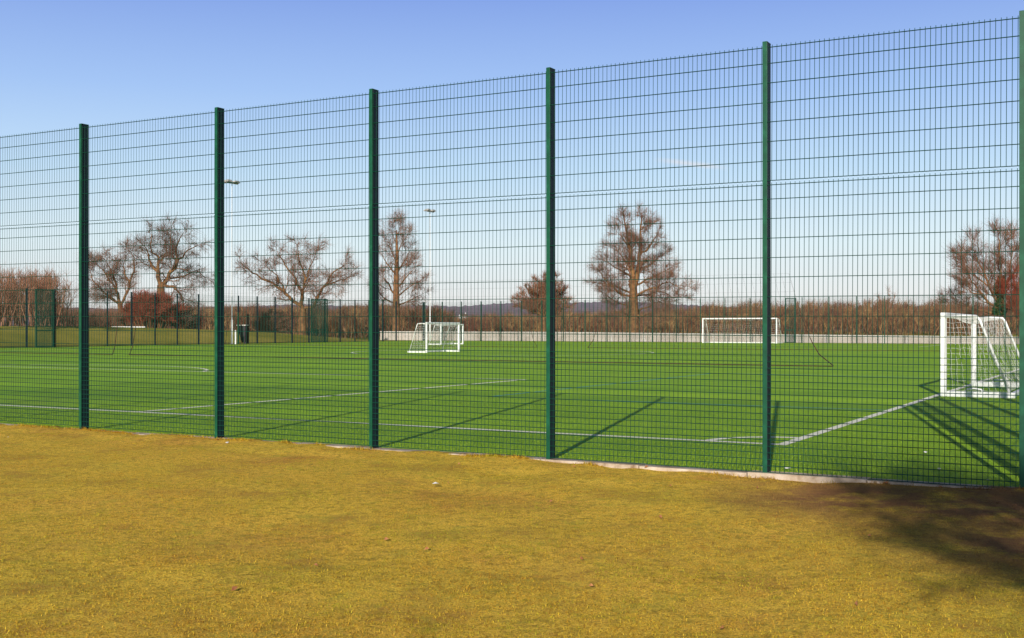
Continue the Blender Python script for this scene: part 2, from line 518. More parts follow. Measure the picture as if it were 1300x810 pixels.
mb = MB(); mb.box(-.023, .023, -.058, .05, -.25, HT+.03); ME_POST = mb.mesh('post', M_POST_SHADE, bevel=.004)
mb = MB(); mb.box(-.024, .024, .0745, .081, .0, HT+.035); ME_BAR = mb.mesh('clamp_bar', M_POST, bevel=.0015)
mb = MB(); mb.box(-.0245, .0245, -.0595, .0735, HT+.0305, HT+.04); ME_CAP = mb.mesh('post_cap', M_POST, bevel=.004)
def fence(name, label, group, origin, rz, posts, slope=0.0, z_ref=0.0, skip=(), detail=True, meshes=None):
    root = empty(name, (origin[0], origin[1], 0), rz)
    tag(root, label, 'fence', group)
    for i, s in enumerate(posts):
        dz = slope*(s - z_ref)
        po = link('post', ME_POST, root, (s, 0, dz))
        link('clamp_bar', ME_BAR, po)
        if detail:
            link('post_cap', ME_CAP, po)
        if i+1 < len(posts) and i not in skip:
            mid = (s + posts[i+1])/2; w = posts[i+1]-s
            for nm, me in zip(('rebound_panel', 'top_panel'), meshes or (ME_LOW, ME_UP)):
                pn = link(nm, me, root, (mid, .062, slope*(mid - z_ref)))
                pn.scale = ((w-.012)/W_, 1, 1)
                pn.rotation_euler = (0, -math.atan(slope), 0)
    return root

near = [.012, 2.43, 4.93, 7.40, 9.965, 12.62, 15.3, 17.85, 20.4]
fence('near_fence', 'tall dark green wire mesh fence running across the foreground', None, O, RZ_U, near, slope=.0045, z_ref=7.5)
LF = [20*BAY/BAY + BAY*i for i in range(0, 32)]
left_t = [x for x in LF if x < 98]
left_t[-1] = 98.5
fence('left_fence', 'distant green mesh fence at the left, in front of the grass bank', None, st(72.2, 0)[:2], RZ_P, left_t, detail=False)
far_s = list(np.linspace(0, 72.2, 29))[0:29]
fence('far_fence', 'distant green mesh fence in front of the pale wall', None, st(0, 98.5)[:2], RZ_U, far_s[:-1] + [72.05], detail=False)
right_t = [.16, 1.3, 3.1, 5.6, 8.1, 10.6, 13.1, 15.6, 18.1, 20.6, 23.1]
fence('side_fence', 'green side fence at the right corner, throwing slanting post shadows on the turf', None, st(-.16, 0)[:2], RZ_P, right_t, meshes=(ME_SLOW, ME_SUP))

# gates: doubled mesh bays with their own frame
def gate(label, origin, rz, w, h=4.4):
    root = empty('mesh_gate', (origin[0], origin[1], 0), rz)
    tag(root, label, 'gate')
    f = MB()
    for x0 in (0, w-.08): f.box(x0, x0+.08, -.13, -.055, .03, h)
    f.box(.08, w-.08, -.12, -.06, h-.07, h); f.box(.08, w-.08, -.12, -.06, .05, .12); f.box(.08, w-.08, -.12, -.06, 1.25, 1.31)
    f.build('gate_frame', M_WIRE, root)
    seg = []
    for yy in (-.085, -.105):
        x = .1
        while x < w-.08:
            seg.append((x, yy, .1, x, yy, h-.05, .0048, .0048)); x += .05
    z = .12
    while z < h-.05: seg.append((.08, -.095, z, w-.08, -.095, z, .004, .004)); z += .1
    link('gate_mesh', segs_mesh('gate_mesh', seg, M_WIRE, 4), root)
    hm = MB(); hm.tube([(w-.1, -.14, 1.05), (w-.1, -.17, 1.05), (w-.22, -.17, 1.05)], .012, 6)
    hm.build('handle', M_DARK, root)
    return root
gate('dense green mesh gate in the left fence, nearest the left edge of the photo', st(72.2, 45.9)[:2], RZ_P, 1.6)
gate('wide dense green mesh gate in the left fence beneath the spreading oak', st(72.2, 78.2)[:2], RZ_P, 2.6)
gate('narrow dense green mesh gate in the far fence, right of the full size goal', st(29.0, 98.5)[:2], RZ_U, 1.05)

# ------------------------------------------------------------------ goals
def net_patch(seg, c00, c10, c11, c01, step, r, sag=(0, 0, 0), jit=.012):
    c00, c10, c11, c01 = [np.array(c, float) for c in (c00, c10, c11, c01)]
    nu = max(2, int(max(np.linalg.norm(c10-c00), np.linalg.norm(c11-c01))/step))
    nv = max(2, int(max(np.linalg.norm(c01-c00), np.linalg.norm(c11-c10))/step))
    G = np.zeros((nu+1, nv+1, 3))
    sag = np.array(sag, float)
    for i in range(nu+1):
        for j in range(nv+1):
            a, b = i/nu, j/nv
            G[i, j] = (c00*(1-a)+c10*a)*(1-b) + (c01*(1-a)+c11*a)*b + sag*math.sin(math.pi*a)*math.sin(math.pi*b)*(1+.35*math.sin(9*a+2))
            if 0 < i < nu and 0 < j < nv: G[i, j] += rng.normal(0, jit, 3)
    for i in range(nu+1):
        for j in range(nv+1):
            if i < nu: seg.append((*G[i, j], *G[i+1, j], r, r))
            if j < nv: seg.append((*G[i, j], *G[i, j+1], r, r))

def goal(name, label, origin, rz, w, h, dt, db, pr, tr, br, step, nr, weights=True):
    """origin at near post base, local x along the mouth, local y to the back"""
    root = empty(name, (origin[0], origin[1], 0), rz)
    tag(root, label, 'goal')
    for x in (0, w):
        m = MB(); m.box(x-pr, x+pr, -pr, pr, 0.0, h-2*pr); m.build('goal_post', M_WHITE, root, bevel=pr*.35)
    m = MB(); m.box(-pr, w+pr, -pr, pr, h-2*pr+.002, h); m.build('crossbar', M_WHITE, root, bevel=pr*.35)
    for x in (0, w):
        m = MB(); m.tube([(x, pr, h-.09), (x, dt*.6, h-.075), (x, dt, h-.09), (x, dt+.06, h-.17), (x, db, .12)], tr, 8)
        m.build('stanchion', M_WHITE, root, smooth=True)
        m = MB(); m.box(x-br, x+br, pr+.004, db+.12, .0, 2*br); m.build('base_bar', M_WHITE, root, bevel=br*.3)
    m = MB(); m.box(br+.01, w-br-.01, db-.02, db+2*br*.7, .0, 2*br*.8); m.build('rear_bar', M_WHITE, root, bevel=br*.3)
    if weights:
        for x in (0, w):
            m = MB(); m.tube([(x, .45, 2*br), (x, .47, .17), (x, .62, .19), (x, .77, .17), (x, .79, 2*br)], .018, 8)
            m.build('handle', M_WHITE, root, smooth=True)
    seg = []
    top, lo = h-.1, .14
    net_patch(seg, (0, pr, top), (w, pr, top), (w, dt, top), (0, dt, top), step, nr, (0, 0, -.12))
    net_patch(seg, (0, dt, top), (w, dt, top), (w, db, lo), (0, db, lo), step, nr, (0, -.18, -.06))
    for x, sx in ((0, 1), (w, -1)):
        net_patch(seg, (x, pr, top), (x, dt, top), (x, db, lo), (x, pr, lo), step, nr, (sx*.07, 0, 0))
    link('net', segs_mesh('net', seg, M_NET, 3), root)
    return root
# local x = p, local y = +90deg of p = u  -> the back must go to -u : use rz of -p and start at far post
def rz_of(v): return math.atan2(v[1], v[0])
goal('football_goal', 'nearest white mini goal, standing at the right edge behind the mesh',
     st(2.92, 19.68)[:2], rz_of(-P), 4.88, 1.83, .68, 1.32, .06, .028, .06, .12, .003)
goal('football_goal', 'small white goal seen from its side out on the turf, left of centre',
     st(36.6, 45.3)[:2], rz_of(P), 3.66, 1.83, .6, 1.2, .055, .028, .05, .15, .0045, False)
goal('football_goal', 'farther small white goal half hidden behind the left one, before the corner of the fences',
     st(53.2, 72.7)[:2], rz_of(P), 3.66, 1.83, .6, 1.2, .055, .028, .05, .18, .0045, False)
goal('football_goal', 'full size white goal on the far goal line in front of the pale wall',
     st(37.3, 95.4)[:2], rz_of(-U), 7.32, 2.44, .8, 1.9, .06, .03, .05, .2, .004, False)

# ------------------------------------------------------------------ divider nets
def divider(label, t, sa, sb, pull_a, pull_b):
    """dark net hung from a cable, drawn in at its ends, hem lying on the turf"""
    root = empty('divider_net', st(sa, t), RZ_U)
    tag(root, label, 'net', 'dark divider nets hanging across the pitch')
    L = sb-sa; H = 3.6
    def edge(x, pull):
        pts = []
        for i in range(9):
            b = i/8
            pts.append((x + pull*b**.55, .04*math.sin(5*b), .05 + (H-.05)*b))
        return pts
    m = MB()
    hem = [(-.0 + L*i/40, .06*math.sin(i*1.9)+.04*math.sin(i*.7), .035) for i in range(41)]
    m.tube(hem, [.02]*41, 6); m.build('hem', M_DARKNET, root)
    for x, pull in ((0, pull_a), (L, -pull_b)):
        m = MB()
        pts = edge(x, pull); m.tube(pts, [.022, .022, .02, .018, .014, .008, .005, .003, .002], 6)
        m.build('edge_cord', M_DARKNET, root)
    seg = []
    nu, nv = int(L/.35), 10
    for i in range(nu+1):
        x0 = L*i/nu
        a = i/nu
        sh = pull_a*(1-a)**3 - pull_b*a**3
        prev = None
        for j in range(nv+1):
            b = j/nv
            p = (x0 + sh*b**.55, .05*math.sin(i*.9+2*b), .05+(H-.05)*b)
            if prev: seg.append((*prev, *p, .0022, .0022))
            prev = p
    for j in range(1, nv+1):
        b = j/nv; prev = None
        for i in range(0, nu+1, 2):
            a = i/nu; sh = pull_a*(1-a)**3 - pull_b*a**3
            p = (L*a + sh*b**.55, .05*math.sin(i*.9+2*b), .05+(H-.05)*b)
            if prev: seg.append((*prev, *p, .0022, .0022))
            prev = p
    link('netting', segs_mesh('netting', seg, M_DARKNET, 3), root)
divider('dark divider net with its hem on the turf, ending right of the near fence post', 32.3, 9.5, 47.2, 1.7, .8)
divider('dark divider net with its hem on the turf at the far left', 32.3, 48.5, 70.5, -.6, .4)
divider('farther dark divider net running behind the right half of the pitch', 64.3, 3.0, 35.0, .5, 1.2)
divider('farther dark divider net running behind the left half of the pitch', 64.3, 39.2, 70.5, .9, .5)

# ------------------------------------------------------------------ floodlights
def floodlight(label, px, Z, ytop):
    g0 = at(px, HY, Z)
    root = empty('floodlight', (g0[0], Z, 0), RZ_P)
    tag(root, label, 'floodlight', 'floodlights beside the pitch')
    h = CAMZ + (HY-ytop)*Z/F
    m = MB(); m.tube([(0,0,-.2),(0,0,2.2),(0,0,2.25),(0,0,h)], [.095,.09,.06,.03], 12); m.build('pole', M_WHITE, root, smooth=True)
    m = MB(); m.box(-.14,.14,-.14,.14,-.06,.03); m.build('base_plate', M_BOLT, root)
    m = MB(); m.box(-.75,.75,-.04,.04,h-.02,h+.06); m.build('crossarm', M_LAMP, root)
    for sx in (-1, 1):
        m = MB()
        c = sx*.5
        vs = [(c-.3,-.28,h+.1),(c+.3,-.28,h+.1),(c+.3,.42,h+.06),(c-.3,.42,h+.06),(c-.22,-.2,h+.3),(c+.22,-.2,h+.3),(c+.22,.2,h+.26),(c-.22,.2,h+.26)]
        n = len(m.v); m.v += vs
        m.f += [tuple(n+i for i in q) for q in ((0,3,2,1),(4,5,6,7),(0,1,5,4),(1,2,6,5),(2,3,7,6),(3,0,4,7))]
        lamp = m.build('lamp_head', M_LAMP, root)
        m = MB(); m.box(c-.26,c+.26,-.22,.36,h+.045,h+.06); m.build('lamp_glass', M_GLASS, lamp)
    return root
floodlight('white floodlight pole at the left, beside the dark bin', 294.5, 104.5, 233)
floodlight('white floodlight pole rising behind the small goal left of centre', 546, 131.0, 269)

# ------------------------------------------------------------------ bin, posts, rail, wall, house
b0 = at(308, HY, 106); root = empty('litter_bin', (b0[0], 106, 0.0), R(-8))
tag(root, 'tall dark tapered bin with pale lid beside the left floodlight pole', 'bin')
m = MB(); n = 0
m.v += [(-.02,-.25,.12),(.34,-.25,.12),(.34,.25,.12),(-.02,.25,.12),(-.4,-.33,1.68),(.4,-.33,1.68),(.4,.33,1.68),(-.4,.33,1.68)]
m.f += [(0,3,2,1),(4,5,6,7),(0,1,5,4),(1,2,6,5),(2,3,7,6),(3,0,4,7)]
m.build('body', M_DARK, root, bevel=.03)
m = MB(); m.box(-.48,.44,-.38,.38,1.685,1.77); m.build('lid', M_COPE, root, bevel=.03)
for y in (-.2, .2):
    m = MB(); m.tube([(.3, y-.03, .1), (.3, y+.03, .1)], .1, 12); m.build('wheel', M_DARK, root)
b0 = at(314.5, HY, 107)
m = MB(); m.box(-.09,.09,-.09,.09,-.2,2.7); m.box(-.11,.11,-.11,.11,2.7,2.76)
tag(m.build('timber_post', M_WOODPOST, None, (b0[0],107,0), 0, bevel=.015), 'dark brown timber post just right of the bin', 'post')
b0 = at(299, HY, 104.2)
m = MB(); m.tube([(0,0,-.1),(0,0,1.22),(0,0,1.27)], [.075,.075,.03], 10)
tag(m.build('marker_post', M_WHITE, None, (b0[0],104.2,0)), 'short white marker post at the foot of the left floodlight', 'post')
b0 = at(302.5, HY, 105)
m = MB(); m.box(-.035,.035,-.035,.035,-.2,2.85); m.box(-.042,.042,-.042,.042,2.85,2.87)
tag(m.build('gate_post', M_POST, None, (b0[0],105,0), RZ_P), 'short green gate post between the left floodlight and the bin', 'post')

rb = at(163, 415, 118); rz0 = float(ground_z(np.array(rb[0]), np.array(118.)))
root = empty('white_rail', (rb[0], 118, rz0), R(4)); tag(root, 'low white rail standing on the grass bank at the left', 'rail')
m = MB(); m.box(-1.7, 1.7, -.05, .05, .17, .27); m.build('rail_bar', M_WHITE, root, bevel=.01)
for x in (-1.5, 0, 1.5):
    m = MB(); m.box(x-.04, x+.04, -.035, .035, -.2, .168); m.build('leg', M_WHITE, root)

root = empty('low_wall', st(-40, 106.5), RZ_U); tag(root, 'long low pale concrete wall beyond the far fence', 'wall')
m = MB(); c = MB()
x = 0
while x < 124:
    def top(x): return float(np.interp(x, [0, 40, 60, 100, 124], [.55, .55, .72, 1.02, 1.05]))
    a, b_ = top(x), top(x+4)
    n = len(m.v)
    m.v += [(x,-.12,-.2),(x+4,-.12,-.2),(x+4,.12,-.2),(x,.12,-.2),(x,-.12,a-.12),(x+4,-.12,b_-.12),(x+4,.12,b_-.12),(x,.12,a-.12)]
    m.f += [tuple(n+i for i in q) for q in ((0,3,2,1),(4,5,6,7),(0,1,5,4),(2,3,7,6))]
    n = len(c.v)
    c.v += [(x+.01,-.2,a-.119),(x+3.99,-.2,b_-.119),(x+3.99,.2,b_-.119),(x+.01,.2,a-.119),(x+.01,-.2,a),(x+3.99,-.2,b_),(x+3.99,.2,b_),(x+.01,.2,a)]
    c.f += [tuple(n+i for i in q) for q in ((0,3,2,1),(4,5,6,7),(0,1,5,4),(1,2,6,5),(2,3,7,6),(3,0,4,7))]
    pb = MB(); pb.box(x-.13, x+.13, .122, .17, -.2, a-.13); pb.build('pier', M_COPE, root)
    x += 4
m.build('wall', M_WALL, root); c.build('coping', M_COPE, root)

# ------------------------------------------------------------------ hills
hx = np.linspace(-900, 1000, 520); hy = np.concatenate([np.linspace(390, 900, 60), np.linspace(910, 1340, 70), np.linspace(1360, 1700, 8)])
HX, HYY = np.meshgrid(hx, hy)
q = np.clip((HYY-390)/930, 0, 1)
ridge = 26.5 + 2.5*np.sin(HX*.006+1) + 1.6*np.sin(HX*.017) + .8*np.sin(HX*.05+HYY*.02)
ridge = ridge - 5*sstep(180, 320, HX)*(1-sstep(320, 520, HX)) 
HZ = ridge*q**1.7
tex = rng.normal(0, 1, HZ.shape)
HZ += np.where(HYY > 930, .9*np.abs(tex), .25*tex) - np.where(HYY > 1350, (HYY-1350)*.05, 0) - .5
idx = np.arange(HX.size).reshape(HX.shape)
Q = np.stack([idx[:-1,:-1], idx[:-1,1:], idx[1:,1:], idx[1:,:-1]], axis=-1).reshape(-1, 4)
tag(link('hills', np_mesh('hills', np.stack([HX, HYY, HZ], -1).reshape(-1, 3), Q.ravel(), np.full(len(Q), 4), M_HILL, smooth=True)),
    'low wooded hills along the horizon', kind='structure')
def hill_z(x, y):
    i = np.abs(hx-x).argmin(); j = np.abs(hy-y).argmin(); return float(HZ[j, i])
hp = at(588, 400, 860)
root = empty('farm_house', (hp[0], 860, hill_z(hp[0], 860)-.3), R(25)); tag(root, 'tiny white farm house far off on the hillside', 'house')
m = MB(); m.box(-3,3,-1.8,1.8,0,2.9); m.poly([(-3.002,-1.8,2.9),(-3.002,1.8,2.9),(-3.002,0,4.6)][::-1]); m.poly([(3.002,-1.8,2.9),(3.002,1.8,2.9),(3.002,0,4.6)]); m.build('wall', M_WHITE, root)
m = MB(); m.poly([(-3.2,-2.1,2.75),(3.2,-2.1,2.75),(3.2,0,4.75),(-3.2,0,4.75)]); m.poly([(3.2,2.1,2.75),(-3.2,2.1,2.75),(-3.2,0,4.75),(3.2,0,4.75)])
rf = m.build('roof', M_ROOF, root)
m = MB(); m.box(1.6,2.2,-.3,.3,4.2,5.5); m.build('chimney', M_WHITE, rf)
for x in (-1.6, 0, 1.6):
    m = MB(); m.box(x-.35,x+.35,-1.84,-1.803,1.2,2.1); m.build('window', M_GLASS, root)

# ------------------------------------------------------------------ trees
def unit(v): return v/(np.linalg.norm(v)+1e-9)
def grow(segs, p, d, L, r, lvl, maxl, kids, spread, up, wig, shrink=.62, rmin=.009, nseg=None):
    n = nseg or max(2, int(4-lvl))
    pts = [p]; dirs = []
    for i in range(n):
        d = unit(d + rng.normal(0, wig, 3) + np.array([0, 0, up]))
        p = p + d*L/n; pts.append(p); dirs.append(d)
    for i in range(n):
        ra = r*(1-.55*i/n); rb = r*(1-.55*(i+1)/n)
        segs.append((*pts[i], *pts[i+1], max(ra, rmin), max(rb, rmin*.7)))
    if lvl >= maxl: return
    k = kids[min(lvl, len(kids)-1)]
    for j in range(k):
        f = .18 + .82*(j+rng.random()*.8)/k
        f = min(f, .999); i = int(f*n); w = f*n-i
        bp = pts[i]*(1-w)+pts[i+1]*w
        side = unit(np.cross(dirs[i], rng.normal(0, 1, 3)))
        a = spread*rng.uniform(.7, 1.3)
        nd = unit(dirs[i]*math.cos(a) + side*math.sin(a))
        grow(segs, bp, nd, L*shrink*rng.uniform(.65, 1.2)*(1.1-.4*f), max(r*(1-.5*f)*.55, rmin), lvl+1, maxl, kids, spread, up, wig, shrink, rmin)

def twigify(segs, k, L, r, spread=.55, up=.12, minlen=.15, curl=.3):
    """fine twigs leaving every branch piece, all at once"""
    S = np.asarray(segs, float)
    ln = np.linalg.norm(S[:, 3:6]-S[:, 0:3], axis=1)
    S = S[(ln > minlen) & (S[:, 6] < .12)]
    S = np.repeat(S, k, axis=0); n = len(S)
    f = rng.random((n, 1))
    p = S[:, 0:3]*(1-f) + S[:, 3:6]*f
    d = S[:, 3:6]-S[:, 0:3]; d /= np.linalg.norm(d, axis=1, keepdims=True)+1e-9
    d = d + rng.normal(0, spread, (n, 3)) + np.array([0, 0, up]); d /= np.linalg.norm(d, axis=1, keepdims=True)
    l = L*rng.uniform(.5, 1.4, (n, 1))
    q = p + d*l*.5
    d2 = d + rng.normal(0, curl, (n, 3)); d2 /= np.linalg.norm(d2, axis=1, keepdims=True)
    e = q + d2*l*.5
    R0 = np.full((n, 1), r)
    return np.concatenate([np.concatenate([p, q, R0, R0*.85], 1), np.concatenate([q, e, R0*.85, R0*.55], 1)], 0)

def tree(name, label, cat, Z, trunk, limbs, bark, twig, kids=(7, 6, 5), maxl=3, spread=.75, up=.05, wig=.16,
         first=1.6, depth=1.0, group=None, shrink=.72, rmin=.016, density=1.0, extra=None, tk=2, tl=.9, tr=.006):
    """trunk: [(px,py,r)], limbs: [[(px,py,depth,r)...]...] surveyed at distance Z"""
    base = at(trunk[0][0], trunk[0][1], Z)
    gz = float(ground_z(np.array(base[0]), np.array(float(Z))))
    org = np.array([base[0], Z, gz])
    root = empty(name, tuple(org)); tag(root, label, cat, group)
    m = MB()
    pts = [at(a, b, Z)-org for a, b, _ in trunk]
    pts = [np.array([pts[0][0], 0, -.3])] + pts
    m.tube(pts, [trunk[0][2]*1.25] + [t[2] for t in trunk], 10, caps=False)
    m.build('trunk', bark, root, smooth=True)
    big, tw = [], []
    joints = [p_ for a_, b_ in zip(pts[1:-1], pts[2:]) for p_ in (a_*(1-w_)+b_*w_ for w_ in np.linspace(0, 1, 9))]
    for lb in limbs:
        lp = []
        for a, b, dd, r in lb: lp.append((at(a, b, Z) - org + np.array([0, dd*depth, 0]), r*.72))
        q0 = min(joints, key=lambda p_: np.linalg.norm(p_-lp[0][0])); lp[0] = (q0, lp[0][1])
        # resample with a little wander
        fine = []
        for (p0, r0), (p1, r1) in zip(lp[:-1], lp[1:]):
            nn = 3
            for i in range(nn):
                w = i/nn; q = p0*(1-w)+p1*w
                if i: q = q + rng.normal(0, np.linalg.norm(p1-p0)*.05, 3)
                fine.append((q, r0*(1-w)+r1*w))
        fine.append(lp[-1])
        for (p0, r0), (p1, r1) in zip(fine[:-1], fine[1:]): joints += [p0*.5+p1*.5, p1]
        tot = 0
        for (p0, r0), (p1, r1) in zip(fine[:-1], fine[1:]):
            big.append((*p0, *p1, r0, r1))
        nb = len(fine)-1
        Lt = sum(np.linalg.norm(fine[i+1][0]-fine[i][0]) for i in range(nb))
        nk = max(3, int(Lt*1.6*density))
        for j in range(nk):
            f = (.12 + .88*(j+rng.random())/nk)*nb; i = min(int(f), nb-1); w = f-i
            p = fine[i][0]*(1-w)+fine[i+1][0]*w; r = fine[i][1]*(1-w)+fine[i+1][1]*w
            ax = unit(fine[i+1][0]-fine[i][0])
            side = unit(np.cross(ax, rng.normal(0, 1, 3)))
            a = spread*rng.uniform(.7, 1.35)
            d = unit(ax*math.cos(a)+side*math.sin(a))
            grow(tw, p, d, first*rng.uniform(.45, 1.35)*(1.2-.5*f/nb), max(r*.45, .02), 1, maxl, kids, spread, up, wig, shrink, rmin)
        p, r = fine[-1]; d = unit(p-fine[-2][0])
        grow(tw, p, d, first*.72, r*.9, 1, maxl, kids, spread*.8, up, wig, shrink, rmin)
    link('branches', segs_mesh('branches', big, bark, 6), root)
    fine_ = twigify(tw, tk, tl, tr, up=up*2)
    link('crown', segs_mesh('crown', np.concatenate([np.asarray(tw), fine_]), twig, 3), root)
    if extra: extra(root, org)
    return root

def zpx(x, y, ox, oy, k): return (ox + x/k, oy + y/k)
# spreading oak right of the second post
def Z2(x, y, d, r): return (*zpx(x, y, 260, 220, 3.375), d, r)
tree('oak_tree', 'bare spreading oak with a leaning forked trunk, between the second and third fence posts', 'tree', 138,
     [(384, 418, .5), (384, 404, .42), (384.5, 392, .38)],
     [[Z2(420,580,0,.36), Z2(370,540,-.3,.3), Z2(345,505,-.6,.26), Z2(270,460,-1.2,.18), Z2(215,430,-1.6,.11), Z2(170,385,-1.8,.05)],
      [Z2(420,570,0,.3), Z2(415,510,.4,.25), Z2(385,450,.8,.18), Z2(335,390,1.2,.12), Z2(300,330,1.5,.05)],
      [Z2(422,560,0,.3), Z2(428,490,-.5,.22), Z2(430,430,-.9,.16), Z2(410,360,-1.3,.09), Z2(405,320,-1.4,.04)],
      [Z2(424,580,0,.3), Z2(465,570,.3,.26), Z2(500,490,.8,.2), Z2(545,420,1.2,.13), Z2(595,380,1.4,.05)],
      [Z2(500,490,.6,.16), Z2(560,460,1,.1), Z2(615,440,1.4,.04)],
      [Z2(430,470,-.8,.14), Z2(460,400,-1.2,.1), Z2(490,335,-1.6,.04)],
      [Z2(345,505,-.6,.15), Z2(320,440,-1.2,.1), Z2(260,390,-1.5,.04)]],
     M_BARK_GOLD, M_TWIG, first=1.75, spread=.8, wig=.22, kids=(6,5,5), density=1.1, up=.03)
def Z1(x, y, d, r): return (*zpx(x, y, 0, 270, 4.0), d, r)
tree('oak_tree', 'tall bare oak with a wide crown above the rust red bush at the left', 'tree', 128,
     [(204, 416, .55), (205, 385, .48), (204, 362, .42)],
     [[Z1(820,360,0,.4), Z1(800,300,.2,.3), Z1(795,250,.6,.22), Z1(835,200,.9,.14), Z1(820,130,1.1,.05)],
      [Z1(825,370,0,.4), Z1(855,335,-.2,.32), Z1(905,265,-.6,.24), Z1(905,200,-.9,.16), Z1(945,110,-1.2,.05)],
      [Z1(905,265,-.5,.2), Z1(950,210,-1,.12), Z1(1020,170,-1.4,.05)],
      [Z1(820,365,0,.25), Z1(890,375,-.8,.2), Z1(935,420,-1.2,.14), Z1(955,490,-1.5,.08), Z1(1000,510,-1.6,.04)],
      [Z1(800,300,.2,.24), Z1(745,230,.8,.16), Z1(720,170,1.2,.06)],
      [Z1(795,250,.5,.2), Z1(760,170,.2,.1), Z1(770,110,0,.04)],
      [Z1(905,200,-.7,.14), Z1(880,150,-1,.09), Z1(885,95,-1.2,.04)],
      [Z1(855,335,.5,.2), Z1(920,320,1.2,.14), Z1(980,290,1.6,.08), Z1(1030,330,2,.04)]],
     M_BARK_GOLD, M_TWIG_DARK, first=1.65, spread=.8, wig=.22, kids=(6,5,5), density=1.15, up=.02)
tree('oak_tree', 'lower bare oak with slanting stems, left of the tall oak and beside the first post', 'tree', 132,
     [(155, 416, .36), (154, 398, .32), (152, 385, .28)],
     [[Z1(608,460,0,.28), Z1(585,395,.3,.22), Z1(560,310,.8,.14), Z1(520,230,1.2,.05)],
      [Z1(608,460,0,.24), Z1(540,410,-.5,.16), Z1(490,350,-1,.1), Z1(475,290,-1.2,.04)],
      [Z1(615,470,0,.24), Z1(650,380,.5,.18), Z1(620,290,.8,.1), Z1(625,195,1,.04)],
      [Z1(650,380,.3,.18), Z1(690,290,-.4,.12), Z1(680,210,-.9,.05)],
      [Z1(608,470,0,.16), Z1(540,430,.8,.1), Z1(490,420,1.3,.05)],
      [Z1(585,395,.2,.16), Z1(540,310,-.3,.1), Z1(500,255,-.8,.04)]],
     M_BARK, M_TWIG, first=1.65, spread=.75, wig=.2, kids=(6,5,5), density=1.2, up=.03)
# tall narrow tree
tree('lime_tree', 'narrow tall bare tree with a single straight trunk, right of the third post', 'tree', 150,
     [(503, 424, .55), (503, 385, .45), (503, 350, .34), (504, 320, .2), (503.5, 292, .06)],
     [[(503,375,0,.2), (494,362,.8,.14), (486,352,1.4,.06)], [(503,368,0,.2), (513,356,-.8,.14), (524,345,-1.3,.06)],
      [(503,352,0,.18), (495,338,-.9,.12), (487,325,-1.4,.05)], [(503,345,0,.18), (512,332,.8,.12), (519,318,1.2,.05)],
      [(503,332,0,.14), (496,318,.7,.1), (488,306,1,.04)], [(504,322,0,.12), (510,310,-.6,.08), (516,302,-.8,.04)],
      [(503,312,0,.1), (499,300,.3,.06), (497,291,.4,.03)], [(503,390,0,.18), (517,382,1.2,.11), (533,374,1.6,.05)],
      [(503,386,0,.18), (490,380,-1.4,.1), (482,370,-1.8,.05)], [(503,300,0,.09), (506,294,0,.06), (508,288,0,.03)],
      [(503,378,0,.16), (520,366,-1.6,.1), (534,358,-2,.05)]],
     M_BARK, M_TWIG, first=1.75, spread=.85, wig=.16, kids=(6,5,5), density=1.2, up=.05)
def Z3(x, y, d, r): return (*zpx(x, y, 570, 260, 4.0), d, r)
tree('lime_tree', 'tallest bare tree with twin leaders and thick golden trunk, beyond the far fence', 'tree', 152,
     [(804.5, 424, .85), (804.5, 405, .74), (804, 388, .66), (804, 365, .5)],
     [[Z3(935,430,0,.6), Z3(930,330,.2,.5), Z3(925,230,.3,.36), Z3(905,140,.4,.22), Z3(890,65,.4,.1)],
      [Z3(940,430,0,.5), Z3(960,330,-.2,.42), Z3(970,230,-.3,.32), Z3(970,130,-.3,.18), Z3(975,60,-.3,.07)],
      [Z3(970,260,-.3,.24), Z3(1010,220,-.9,.18), Z3(1050,155,-1.2,.06)],
      [Z3(930,330,0,.2), Z3(885,265,.9,.13), Z3(830,215,1.3,.05)],
      [Z3(940,400,0,.22), Z3(1040,365,1,.15), Z3(1130,320,1.4,.05)],
      [Z3(935,470,0,.24), Z3(1020,425,-1.2,.16), Z3(1110,395,-1.8,.1), Z3(1190,430,-2,.05)],
      [Z3(930,450,0,.24), Z3(850,410,1.3,.16), Z3(760,395,1.8,.06)],
      [Z3(930,480,0,.22), Z3(850,445,-1.2,.15), Z3(790,385,-1.8,.1), Z3(755,340,-2,.05)],
      [Z3(930,550,0,.22), Z3(870,500,1.3,.15), Z3(800,450,1.7,.06)],
      [Z3(940,560,0,.22), Z3(1010,520,1.5,.15), Z3(1080,490,2,.1), Z3(1130,520,2.2,.05)],
      [Z3(930,570,0,.2), Z3(870,545,-1.3,.14), Z3(820,555,-1.7,.05)],
      [Z3(935,560,0,.2), Z3(990,560,-1.3,.14), Z3(1060,540,-1.8,.05)],
      [Z3(930,380,0,.2), Z3(860,330,-1.2,.13), Z3(790,290,-1.6,.05)],
      [Z3(960,330,0,.2), Z3(1030,300,1,.13), Z3(1090,250,1.4,.05)],
      [Z3(920,220,0,.18), Z3(880,170,-.7,.1), Z3(850,140,-.9,.04)],
      [Z3(972,140,0,.14), Z3(1000,110,.5,.09), Z3(1030,95,.7,.04)],
      [Z3(960,450,0,.2), Z3(1060,440,.3,.13), Z3(1180,470,.5,.05)]],
     M_BARK_GOLD, M_TWIG, first=1.65, spread=.8, wig=.13, kids=(7,6,5), density=1.3, up=.07)
dome = []
for i in range(26):
    a = math.pi*(.03 + .94*((i*.618) % 1)); dd = rng.uniform(-2.6, 2.6); k = math.sqrt(max(.2, 1-(dd/3.6)**2))*rng.uniform(.82, 1.0)
    ex, ey = 690 + 40*math.cos(a)*k, 396 - 46*math.sin(a)*k
    dome.append([(690.5, 406-4*rng.random(), 0, .15), (690.5+(ex-690.5)*.42, 404+(ey-404)*.55, dd*.4, .1), (ex, ey, dd, .03)])
